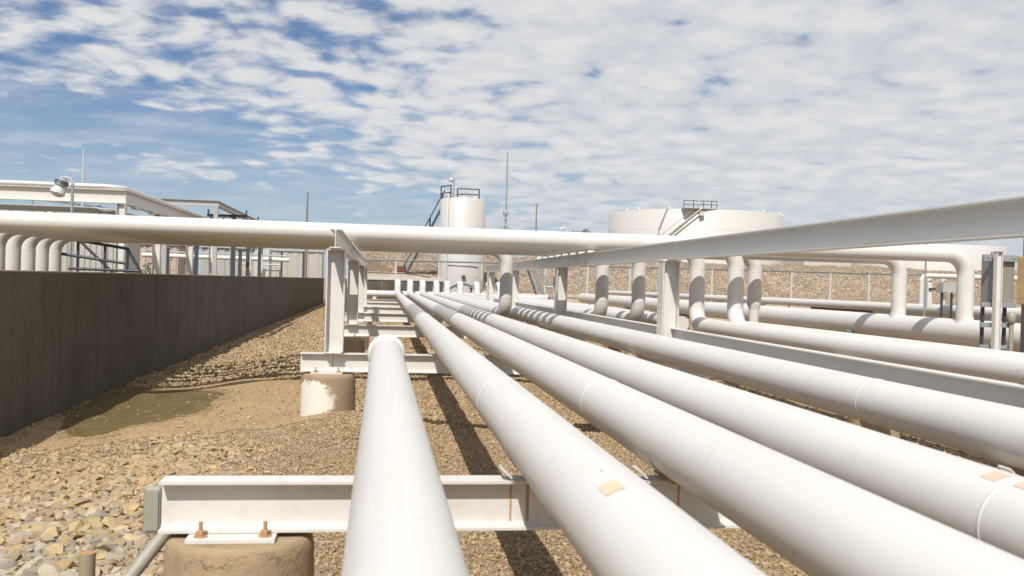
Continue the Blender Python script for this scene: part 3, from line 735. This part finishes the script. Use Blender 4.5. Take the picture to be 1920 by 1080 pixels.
# ------------------------------------------------------------------ masts, poles and wires
def mast(name, label, x, y, z1, r_, mat, bits=()):
    m = thing(name, label, 'mast', (x, y, 0))
    MB().tube([(x, y, 0), (x, y, z1*.55), (x, y, z1)], [r_, r_*.85, r_*.5], 8).build('pole', mat, m)
    for zz, s_ in bits: MB().box((x, y, zz), (s_, s_, s_*.8)).build('fitting', 'galv', m, bevel=s_*.1)
    return m
mast('tall_mast', 'tallest thin mast with fittings right of the slim tank', 12.13, 90, 15.05, .13, 'galv', ((9.0, .55), (8.4, .35), (7.7, .3)))
mast('short_mast', 'shorter brownish mast right of the tallest mast', 15.2, 90, 10.1, .12, 'wood', ((10.0, .2),))
mast('white_mast', 'thin white mast rising behind the floodlight at left', -18.4, 60, 9.6, .09, 'farwhite')
mast('brown_pole', 'thin weathered pole standing alone left of the slim tank', -5.55, 70, 8.4, .11, 'wood')
mast('grey_pole', 'short grey pole below the floodlight head', -13.5, 38, 5.05, .06, 'galv')
up1 = thing('utility_pole', 'distant wooden utility pole with a crossarm under the rack beam', 'utility pole', (-40, 150, 0))
MB().tube([(-43.5, 150, 0), (-43.5, 150, 12.4)], .16, 8).build('pole', 'wood', up1)
MB().box((-43.5, 150, 11.7), (2.4, .12, .14)).build('crossarm', 'wood', up1)
for dx in (-1.1, -.6, .6, 1.1): MB().lathe((-43.5+dx, 150, 11.77), [(.06, 0), (.06, .2)], 8).build('insulator', 'grey', up1)
for i, dx in enumerate((-1.1, .6, 1.1)):
    w_ = MB().tube([(-43.5+dx-35*t, 150-30*t, 12.0+5.5*t-4*t*(1-t)) for t in [j/10 for j in range(11)]], .035, 5).build('power_line', 'darksteel')
    tag(w_, ['upper overhead wire', 'middle overhead wire', 'lower overhead wire'][i]+' running left from the distant utility pole', 'wire')

# ------------------------------------------------------------------ left plant beyond the wall
rk1 = thing('pipe_rack', 'pale steel rack with a long beam turning the corner above the wall', 'steel rack', (-6.55, 25, 0))
MB().ibeam((-16, 25, 4.0), (-6.6, 25, 4.0), .36, .2, .02, .014).build('front_beam', 'steel_white', rk1)
MB().ibeam((-6.7, 25.12, 4.0), (-6.9, 56, 4.0), .36, .2, .02, .014).build('long_beam', 'steel_white', rk1)
for i, y in enumerate((25.0, 29, 34, 38.5, 44, 49.6, 54.6)):
    x = -6.7-.0065*(y-25)
    MB().ibeam((x, y, -.2), (x, y, 3.82), .22, .22, .014, .012, upv=(1, 0, 0)).build('column', 'steel_white', rk1)
for i in range(16):
    MB().box((-6.57-.0065*i*1.9, 25.8+i*1.9, 3.78), (.13, .4, .1)).build('clip', 'farwhite', rk1, bevel=.01)
for x in (-8.9, -12.4):
    MB().ibeam((x, 26.3, -.2), (x, 26.3, 3.8), .24, .22, .014, .012, upv=(1, 0, 0)).build('column', 'steel_white', rk1)
piping('corner_pipe', 'thin pale pipe rounding the corner on top of the left rack', None, [(-16, 24.95, 4.245), (-6.72, 24.95, 4.245), (-6.92, 55.5, 4.245)], .062, .5, 16, welds=False)
piping('corner_pipe', 'thin grey pipe rounding the corner inside the left rack', None, [(-16, 25.5, 3.66), (-7.1, 25.5, 3.66), (-7.3, 55.5, 3.66)], .08, .5, 16, 'grey', welds=False)
rk2 = thing('walkway_frame', 'second pale steel frame with dark brackets behind the corner rack', 'steel rack', (-5.7, 33, 0))
MB().ibeam((-9, 33, 4.52), (-5.62, 33, 4.52), .2, .14, .012, .01).build('front_beam', 'grey', rk2)
MB().ibeam((-5.72, 33.1, 4.52), (-5.74, 45, 4.52), .2, .14, .012, .01).build('long_beam', 'grey', rk2)
for y, x in ((33, -7.4), (33.0, -5.72), (37, -5.72), (41, -5.72), (45, -5.74)):
    MB().span((x-.07, y-.07, -.2), (x+.07, y+.07, 4.415)).build('column', 'darksteel' if y > 34 else 'grey', rk2)
for y, z_ in ((36.2, 4.3), (39.6, 4.28), (43, 4.25)):
    MB().ibeam((-6.6, y, z_), (-5.1, y, z_), .12, .1, .01, .01).build('bracket', 'darksteel', rk2)
    for x in (-6.55, -5.15): MB().span((x-.03, y-.03, z_+.06), (x+.03, y+.03, z_+.24)).build('stud', 'darksteel', rk2)
    MB().span((-6.5, y-.05, z_-.3), (-6.35, y+.05, z_-.06)).build('hanger', 'darksteel', rk2)
fl = thing('floodlight', 'galvanised floodlight tilted down on a pole over the wall', 'floodlight', (-7.62, 24, 0))
MB().tube([(-7.62, 24, 0), (-7.60, 24, 4.2)], .038, 12).build('pole', 'galv', fl)
fa = Vector((-.30, -.15, -.95)).normalized(); fc = Vector((-7.80, 23.95, 4.32)); fn_ = fc
def along(t): return fc+fa*t
hs_ = MB().tube([along(0), along(.05), along(.06), along(.20)], [.09, .11, .15, .15], 20).build('ballast_housing', 'galv', fl)
for t in (.085, .12, .155): MB().tube([along(t), along(t+.014)], .165, 20).build('cooling_fin', 'darksteel', hs_)
MB().tube([along(.20), along(.25)], [.10, .11], 20).build('collar', 'glass', fl)
MB().tube([along(.25), along(.33), along(.40)], [.12, .165, .185], 20).build('reflector', 'glass', fl)
MB().tube([along(.40), along(.46), along(.485)], [.18, .13, .05], 20).build('lens', 'glass', fl)
MB().tube([(-7.60, 24, 4.2), (-7.66, 24, 4.33), (-7.82, 23.96, 4.36)], .026, 8).build('yoke', 'farwhite', fl)
hr = thing('stair_rail', 'dark blue steel stair rail just behind the wall below the cross pipes', 'handrail', (-7.6, 22.8, 0))
def bars(root, segs, r_, mat, name='rail'):
    for a, b in segs: MB().tube([a, b], r_, 8).build(name, mat, root)
bars(hr, [((-7.5, 22.6, 2.83), (-5.9, 22.6, 2.60)), ((-7.5, 22.6, 2.45), (-5.9, 22.6, 2.25)), ((-7.45, 23.4, 3.0), (-6.3, 23.4, 1.9)), ((-5.9, 22.6, 2.60), (-5.55, 22.6, 2.0)), ((-7.2, 22.6, 2.1), (-5.6, 22.6, 2.08))], .035, 'darksteel')
bars(hr, [((x, 22.6, 0), (x, 22.6, 2.62+(-5.9-x)*.144)) for x in (-7.5, -7.0, -6.4, -5.9)], .035, 'darksteel', 'post')
lp = thing('yard_pipe', 'white pipe line crossing behind the pale rack columns at left', 'pipe', (-14, 56.8, 3.07))
MB().tube([(-14, 56.8, 3.10), (-5.5, 56.8, 3.06)], .13, 12).build('straight_pipe', 'white', lp)
MB().tube([(-14, 56.8, 3.33), (-5.5, 56.8, 3.29)], .04, 8).build('tracer', 'galv', lp)
for x in (-13, -10, -7.2): MB().span((x-.08, 56.7, 0), (x+.08, 56.9, 2.92)).build('stand', 'grey', lp)
def ribbed(name, label, x0, x1, y, h, mat, nr, cat='building', depth=6., roof='grey', grp=None):
    b = thing(name, label, cat, ((x0+x1)/2, y, 0), grp)
    MB().span((x0, y, 0), (x1, y+depth, h)).build('wall', mat, b)
    for i in range(nr):
        x = x0+(x1-x0)*(i+.5)/nr; ww = (x1-x0)/nr*.42
        MB().span((x-ww/2, y-.05, 0), (x+ww/2, y-.002, h-.05)).build('rib', mat, b)
    MB().span((x0-.15, y-.15, h+.002), (x1+.15, y+depth+.15, h+.14)).build('roof', roof, b)
    return b
ribbed('corrugated_shed', 'long pale ribbed metal shed behind the wall at far left', -26, -11.8, 45, 4.45, 'shed', 56, depth=2.5)
for x, c_ in ((-18.6, 'orange'), (-17.1, 'orange'), (-15.5, 'farwhite'), (-12.2, 'farwhite')):
    m_ = thing('roof_vent', {-18.6: 'white roof vent with orange cap, leftmost on the ribbed shed', -17.1: 'short orange capped roof vent on the ribbed shed', -15.5: 'small white roof vent left of the floodlight pole', -12.2: 'white roof vent right of the floodlight pole'}[x], 'roof vent', (x, 45.5, 4.64))
    MB().tube([(x, 45.5, 4.64), (x, 45.5, 4.95)], .07, 10).build('stack', 'farwhite' if x != -17.1 else 'orange', m_)
    MB().lathe((x, 45.5, 4.96), [(.09, 0), (.09, .06), (.04, .1)], 10).build('cap', c_, m_)
ribbed('salmon_shed', 'small salmon clad shed seen between the pale columns', -15.4, -12.2, 58, 3.75, 'salmon', 9)
ribbed('grey_container', 'plain grey container behind the rack columns at left', -11.2, -7.9, 60, 3.75, 'grey', 4, 'container', 3.)
ribbed('pale_container', 'pale panelled container just left of the white post', -10.8, -5.75, 92, 4.55, 'shed', 5, 'container', 3.)
MB().span((-7.9, 59.6, 0), (-7.0, 61, 3.75)).build('link_panel', 'farwhite', bpy.data.objects['grey_container'])
yr = thing('safety_rail', 'thin yellow safety rail before the grey container', 'railing', (-7.8, 56, 0))
bars(yr, [((x, 56, 0), (x, 56, h)) for x, h in ((-8.2, 2.75), (-7.6, 2.75), (-6.9, 2.5))], .04, 'yellow', 'post')
bars(yr, [((-8.2, 56, 2.72), (-7.6, 56, 2.72)), ((-8.2, 56, 2.42), (-7.6, 56, 2.42))], .035, 'yellow')
gr_ = thing('gate_rail', 'white tubular gate rail near the pale container', 'railing', (-6.4, 57, 0))
bars(gr_, [((-7.0, 57.5, 0), (-7.0, 57.5, 2.75)), ((-6.1, 57.5, 0), (-6.1, 57.5, 2.75))], .04, 'farwhite', 'post')
bars(gr_, [((-7.0, 57.5, 2.75), (-6.1, 57.5, 2.75)), ((-7.0, 57.5, 2.4), (-6.1, 57.5, 2.4))], .04, 'farwhite')
for i, (x, y, h) in enumerate(((-11.5, 52, 3.4), (-9.6, 50, 3.5), (-8.25, 56, 3.5), (-7.2, 88, 4.4), (-9.3, 89, 4.4))):
    m_ = thing('dark_post', ['dark post between the salmon shed and first columns', 'dark post beside the third pale column', 'dark post before the grey container', 'dark post against the pale container by the white post', 'dark post on the left edge of the pale container'][i], 'post', (x, y, 0))
    MB().span((x-.09, y-.09, 0), (x+.09, y+.09, h)).build('post', 'darksteel', m_)
    MB().box((x, y, h+.02), (.26, .26, .03)).build('cap', 'darksteel', m_)

for i, (x, y, h, lab) in enumerate(((-12.9, 55.5, 2.6, 'dark green shrub before the salmon shed'),)):
    sh = thing('shrub', lab, 'shrub', (x, y, 0))
    for a in range(4): MB().tube([(x, y, 0), (x+.3*math.cos(a*1.7), y+.3*math.sin(a*1.7), h*.7)], [.04, .015], 6).build('stem', 'bark', sh)
    mb = MB()
    for q in range(900):
        v = Vector((random.gauss(0, .42), random.gauss(0, .4), random.gauss(h*.62, h*.2))); a = Vector((random.gauss(0, 1), random.gauss(0, 1), random.gauss(0, 1))).normalized(); b = a.orthogonal().normalized()
        p = Vector((x, y, 0))+v; s_ = random.uniform(.06, .12); mb.add([p-a*s_, p+b*s_*.5, p+a*s_, p-b*s_*.5], [(0, 1, 2, 3)])
    mb.build('foliage', 'leaf', sh)
# far bits in the middle: stile stair, instrument stand, valve clutter, stacked timber
ss = thing('stile_stair', 'pale metal stile stair below the far end of the right beam', 'stair', (9.3, 52, 0))
for dy in (0, .8):
    for dx in (0, .35): MB().tube([(8.3+dx, 52+dy, 3.3), (9.35+dx, 52+dy, .6)], .05, 8).build('stringer', 'galv', ss)
    MB().tube([(8.9, 52+dy, 3.5), (9.95, 52+dy, 1.2)], .035, 8).build('handrail', 'galv', ss)
for i in range(9): MB().box((8.5+i*.117, 52.4, 3.1-i*.3), (.3, .76, .04)).build('tread', 'galv', ss)
MB().span((7.3, 51.9, 3.02), (8.4, 52.9, 3.08)).build('landing', 'galv', ss)
ins = thing('instrument_stand', 'white pipe stand with a dark blue instrument before the berm', 'instrument', (10.4, 52, 0))
MB().tube([(10.25, 52, 0), (10.25, 52, 3.1)], .07, 10).build('pole', 'farwhite', ins)
MB().box((10.1, 51.95, 2.2), (.42, .3, .55)).build('instrument', 'bluegrey', ins, bevel=.05)
MB().tube([(9.5, 52, 1.9), (10.25, 52, 1.9)], .05, 8).build('arm', 'farwhite', ins)
tp = thing('timber_stack', 'low dark stack of timber on the sand path behind the far wall', 'timber', (0, 60.6, 2.4))
for j in range(3):
    for i in range(3-j): MB().span((-1.1+j*.12, 60.6+i*.26+j*.12, float(bermz(0, 60.6))+.05+j*.23), (.7-j*.35, 60.84+i*.26+j*.12, float(bermz(0, 60.6))+.27+j*.23)).build('timber', 'wood', tp)
rb = thing('red_crate', 'small red crate beside the timber stack', 'crate', (1.3, 60.7, 2.4))
MB().box((1.3, 60.7, float(bermz(1.3, 60.7))+.2), (.7, .4, .28)).build('box', 'red', rb, bevel=.02)
MB().box((1.3, 60.7, float(bermz(1.3, 60.7))+.36), (.74, .44, .04)).build('lid', 'darksteel', rb, bevel=.01)
ym = thing('yellow_marker', 'thin yellow marker post before the berm', 'marker', (17.9, 55, 0))
MB().tube([(17.3, 55, 0), (17.35, 55, 2.6)], .05, 8).build('post', 'yellow', ym)
MB().box((17.35, 55, 2.63), (.13, .13, .06)).build('cap', 'yellow', ym)
wl = thing('white_floodlight', 'small white floodlight head poking above the cross pipes', 'floodlight', (20.2, 100, 4))
MB().tube([(20.0, 100, 4.6), (20.0, 100, 8.15)], .06, 8).build('pole', 'farwhite', wl)
MB().box((19.8, 99.8, 8.3), (.75, .3, .28), Matrix.Rotation(rad(-20), 3, 'Y')).build('head', 'farwhite', wl, bevel=.04)
vs_ = thing('valve_skid', 'low white valve skid by the slim tank foot', 'valve skid', (6.6, 54.6, 0))
for i in range(5):
    x = 3.9+i*.75
    MB().lathe((x, 54.6, 1.3), [(.16, 0), (.16, .12), (.07, .16), (.07, .34), (.15, .36), (.15, .40)], 12).build('valve', 'grey' if i % 2 else 'red', vs_)
MB().span((3.5, 54.4, 0), (7.4, 54.8, 1.298)).build('base', 'footing', vs_)

# tree behind the berm
tr = thing('tree', 'small green treetop showing above the cross pipes right of the masts', 'tree', (24.6, 110, 4))
MB().tube([(24.6, 110, 3.5), (24.7, 110, 6.0), (24.5, 110.1, 7.6)], [.22, .16, .06], 8).build('trunk', 'bark', tr)
for a in range(5):
    MB().tube([(24.65, 110, 5.4+a*.3), (24.65+math.cos(a*2.2)*1.1, 110+math.sin(a*2.2)*1., 6.8+a*.25)], [.07, .02], 6).build('limb', 'bark', tr)
mb = MB()
for i in range(1500):
    v = Vector((random.gauss(0, 1), random.gauss(0, 1), random.gauss(0, 1))).normalized()
    q = v*(random.random()**.4); cpos = Vector((24.6+q.x*1.7+.3*math.sin(q.z*7), 110+q.y*1.6, 7.55+q.z*1.35+.25*math.sin(q.x*6)))
    a = Vector((random.gauss(0, 1), random.gauss(0, 1), random.gauss(0, 1))).normalized(); b = a.orthogonal().normalized(); s_ = random.uniform(.09, .17)
    mb.add([cpos-a*s_, cpos+b*s_*.5, cpos+a*s_, cpos-b*s_*.5], [(0, 1, 2, 3)])
mb.build('crown', 'leaf', tr)

# ------------------------------------------------------------------ stones and gravel
def hull(seed, flat, npts=11):
    r_ = random.Random(seed); bm = bmesh.new()
    for i in range(npts):
        v = Vector((r_.gauss(0, 1), r_.gauss(0, 1), r_.gauss(0, 1))).normalized()
        bm.verts.new((v.x*(.5+r_.uniform(-.05, .1)), v.y*r_.uniform(.30, .42), max(-.75, min(.8, v.z*1.3))*.5*flat))
    res = bmesh.ops.convex_hull(bm, input=bm.verts)
    bmesh.ops.delete(bm, geom=list(set(e for e in res['geom_interior']+res['geom_unused'] if isinstance(e, bmesh.types.BMVert))), context='VERTS')
    bmesh.ops.triangulate(bm, faces=bm.faces); bmesh.ops.recalc_face_normals(bm, faces=bm.faces)
    bm.verts.index_update()
    V = np.array([v.co[:] for v in bm.verts]); F = np.array([[v.index for v in f.verts] for f in bm.faces]); bm.free()
    return V, F
HB = [hull(i, .55, 12) for i in range(10)]; HS = [hull(50+i, .75, 7) for i in range(8)]
PAL = np.array([(.43, .36, .26), (.38, .34, .28), (.50, .39, .22), (.46, .36, .19), (.34, .31, .27), (.48, .42, .33), (.40, .30, .17), (.32, .25, .16), (.44, .40, .34), (.40, .28, .18)])
def tint(n, warm):
    c_ = PAL[rng.integers(0, len(PAL), n)]*rng.uniform(.78, 1.18, (n, 1))*np.array((.95, .89, .80))
    wm = np.broadcast_to(np.asarray(warm, float), (n,))[:, None]; c_ = c_*(1-wm)+np.array((.41, .295, .165))*wm*rng.uniform(.8, 1.15, (n, 1)); return c_
def rots(n, tilt):
    a = rng.uniform(0, 2*np.pi, n); t1 = rng.normal(0, tilt, n); t2 = rng.normal(0, tilt, n)
    ca, sa, c1, s1, c2, s2 = np.cos(a), np.sin(a), np.cos(t1), np.sin(t1), np.cos(t2), np.sin(t2); O = np.zeros(n); I = np.ones(n)
    Rz = np.stack([ca, -sa, O, sa, ca, O, O, O, I], -1).reshape(n, 3, 3)
    Rx = np.stack([I, O, O, O, c1, -s1, O, s1, c1], -1).reshape(n, 3, 3)
    Ry = np.stack([c2, O, s2, O, I, O, -s2, O, c2], -1).reshape(n, 3, 3)
    return Rx @ Ry @ Rz
def heap(name, pos, size, col, shapes, tilt, parent):
    n = len(pos); R = rots(n, tilt); pick = rng.integers(0, len(shapes), n); Vs, Fs, Cs = [], [], []; off = 0
    for k_, (V, F) in enumerate(shapes):
        ii = np.where(pick == k_)[0]
        if not len(ii): continue
        vv = np.einsum('nij,vj->nvi', R[ii], V)*size[ii, None, None]+pos[ii, None, :]
        Vs.append(vv.reshape(-1, 3)); m_ = len(V)
        Fs.append((F[None]+(np.arange(len(ii))*m_)[:, None, None]+off).reshape(-1, 3)); off += len(ii)*m_
        Cs.append(np.repeat(col[ii], m_, 0))
    V = np.concatenate(Vs); F = np.concatenate(Fs); Cc = np.concatenate(Cs)
    me = bpy.data.meshes.new(name); me.vertices.add(len(V)); me.vertices.foreach_set('co', V.astype(np.float32).ravel())
    me.loops.add(F.size); me.loops.foreach_set('vertex_index', F.astype(np.int32).ravel())
    me.polygons.add(len(F)); me.polygons.foreach_set('loop_start', np.arange(0, F.size, 3, dtype=np.int32))
    me.update(calc_edges=True)
    at = me.attributes.new('tint', 'FLOAT_COLOR', 'POINT'); at.data.foreach_set('color', np.concatenate([Cc, np.ones((len(Cc), 1))], 1).astype(np.float32).ravel())
    me.polygons.foreach_set('use_smooth', np.zeros(len(F), bool)); me.materials.append(M['stone'])
    o = bpy.data.objects.new(name, me); COL.objects.link(o); o.parent = parent; o['kind'] = 'stuff'; return o
def scatter(n, x0, x1, y0, y1, power=1.):
    return rng.uniform(x0, x1, n), y0+(y1-y0)*rng.random(n)**power
PIERS = [(x, y) for y in BEAMS for x in (-.63, 3.9, 7.0)]
def keep(x, y, s_):
    k_ = np.ones(len(x), bool)
    for a, b in PIERS: k_ &= ((x-a)**2+(y-.06-b)**2) > (.36)**2
    pud = inpoly(x, y, PUD); dry = inpoly(x, y, DRY)
    k_ &= ~(pud & (rng.random(len(x)) > .03)); k_ &= ~(dry & ~pud & (rng.random(len(x)) > .11))
    return k_
def bigness(x, y):      # coarse riprap towards the wall, fine gravel by the pipes
    w_ = .35*np.sin(y*1.7)+.2*np.sin(y*4.1+x)
    return sstep(-.9, -2.2, x+w_*.6)*(1-.62*sstep(9.0, 12.8, y))
# coarse stones
x, y = scatter(34000, -5.28, -.7, 3.6, 14.2, 1.25)
b_ = bigness(x, y); ok = rng.random(len(x)) < b_*1.0; x, y, b_ = x[ok], y[ok], b_[ok]
s_ = np.clip(rng.lognormal(-2.66, .50, len(x)), .028, .20)*(.45+.55*b_)
k_ = keep(x, y, s_); x, y, s_, b_ = x[k_], y[k_], s_[k_], b_[k_]
pos = np.stack([x, y, gh(x, y)+s_*.10], -1); col = tint(len(x), .08+.45*sstep(7.5, 11.5, y)); col = col*(1+sstep(9.5, 7., y)[:, None]*np.array((-.05, .03, .17)))
# the largest near ones are separate stones
score = s_/np.maximum(y, 1); vis = (y > 4.9) & (x > -3.9*(y/7.)) & (x < -.95)
order = np.argsort(-score*vis)[:280]; rest = np.ones(len(x), bool); rest[order] = False
protos = []
for i in range(20):
    V, F = HB[i % 10]; me = bpy.data.meshes.new('stone'); me.from_pydata(V.tolist(), [], F.tolist()); me.materials.append(M['stone'])
    a = me.attributes.new('tint', 'FLOAT_COLOR', 'POINT'); c_ = PAL[(i*7+i//10) % 10]*(1. if i < 10 else .84)*np.array((.95, .93, .90))
    a.data.foreach_set('color', np.tile(np.append(c_, 1.), len(V)).astype(np.float32)); protos.append(me)
RS = rots(len(order), .22)
for j, i in enumerate(order):
    o = bpy.data.objects.new('stone', protos[j % 20]); COL.objects.link(o); o.parent = ground
    mw = Matrix([list(r_) for r_ in RS[j]]).to_4x4(); mw = Matrix.Translation(Vector(pos[i]+np.array([0, 0, s_[i]*.04]))) @ mw @ Matrix.Diagonal((s_[i], s_[i], s_[i], 1))
    o.matrix_world = mw
heap('coarse_gravel', pos[rest], s_[rest], col[rest], HB, .25, ground)
# fine gravel, nearer and farther
def fine(n, x0, x1, y0, y1, smin, smax, pw, name, warm, thr=1.):
    x, y = scatter(n, x0, x1, y0, y1, pw); ok = rng.random(n) < 1-.8*bigness(x, y); x, y = x[ok], y[ok]
    s_ = rng.uniform(smin, smax, len(x))*rng.uniform(.7, 1.2, len(x)); k_ = keep(x, y, s_); x, y, s_ = x[k_], y[k_], s_[k_]
    heap(name, np.stack([x, y, gh(x, y)+s_*.15], -1), s_, tint(len(x), warm), HS, .4, ground)
fine(60000, -2.6, 4.2, 4.0, 12.5, .022, .05, 1.1, 'fine_gravel', .35)
fine(34000, -5.28, 4.5, 12.5, 22, .035, .075, 1., 'mid_gravel', .45)
fine(40000, -5.28, 3, 20, 72, .06, .14, 1.6, 'far_gravel', .4)
x, y = scatter(9000, -5.28, -3.2, 3.6, 14, 1.); k_ = keep(x, y, x); x, y = x[k_], y[k_]; s2 = rng.uniform(.02, .045, len(x))
heap('stone_chips', np.stack([x, y, gh(x, y)+.005], -1), s2, tint(len(x), .5), HS, .4, ground)
fine(12000, 4.4, 13, 8, 34, .05, .11, 1., 'side_gravel', .4)

x, y = scatter(70000, -1.5, 52, 59.8, 68.2, 1.); s_ = rng.uniform(.05, .14, len(x))*rng.uniform(.5, 1.5, len(x))
heap('berm_stones', np.stack([x, y, bermz(x, y)+s_*.1], -1), s_, (tint(len(x), .1)*.55+np.array((.40, .335, .265))*.5)*rng.uniform(.72, 1.18, (len(x), 1))*np.array((.98, .98, 1.06)), HS, .5, berm)

sc.render.engine = 'CYCLES'
sc.cycles.max_bounces = 6; sc.cycles.diffuse_bounces = 3; sc.cycles.glossy_bounces = 2; sc.cycles.transparent_max_bounces = 6
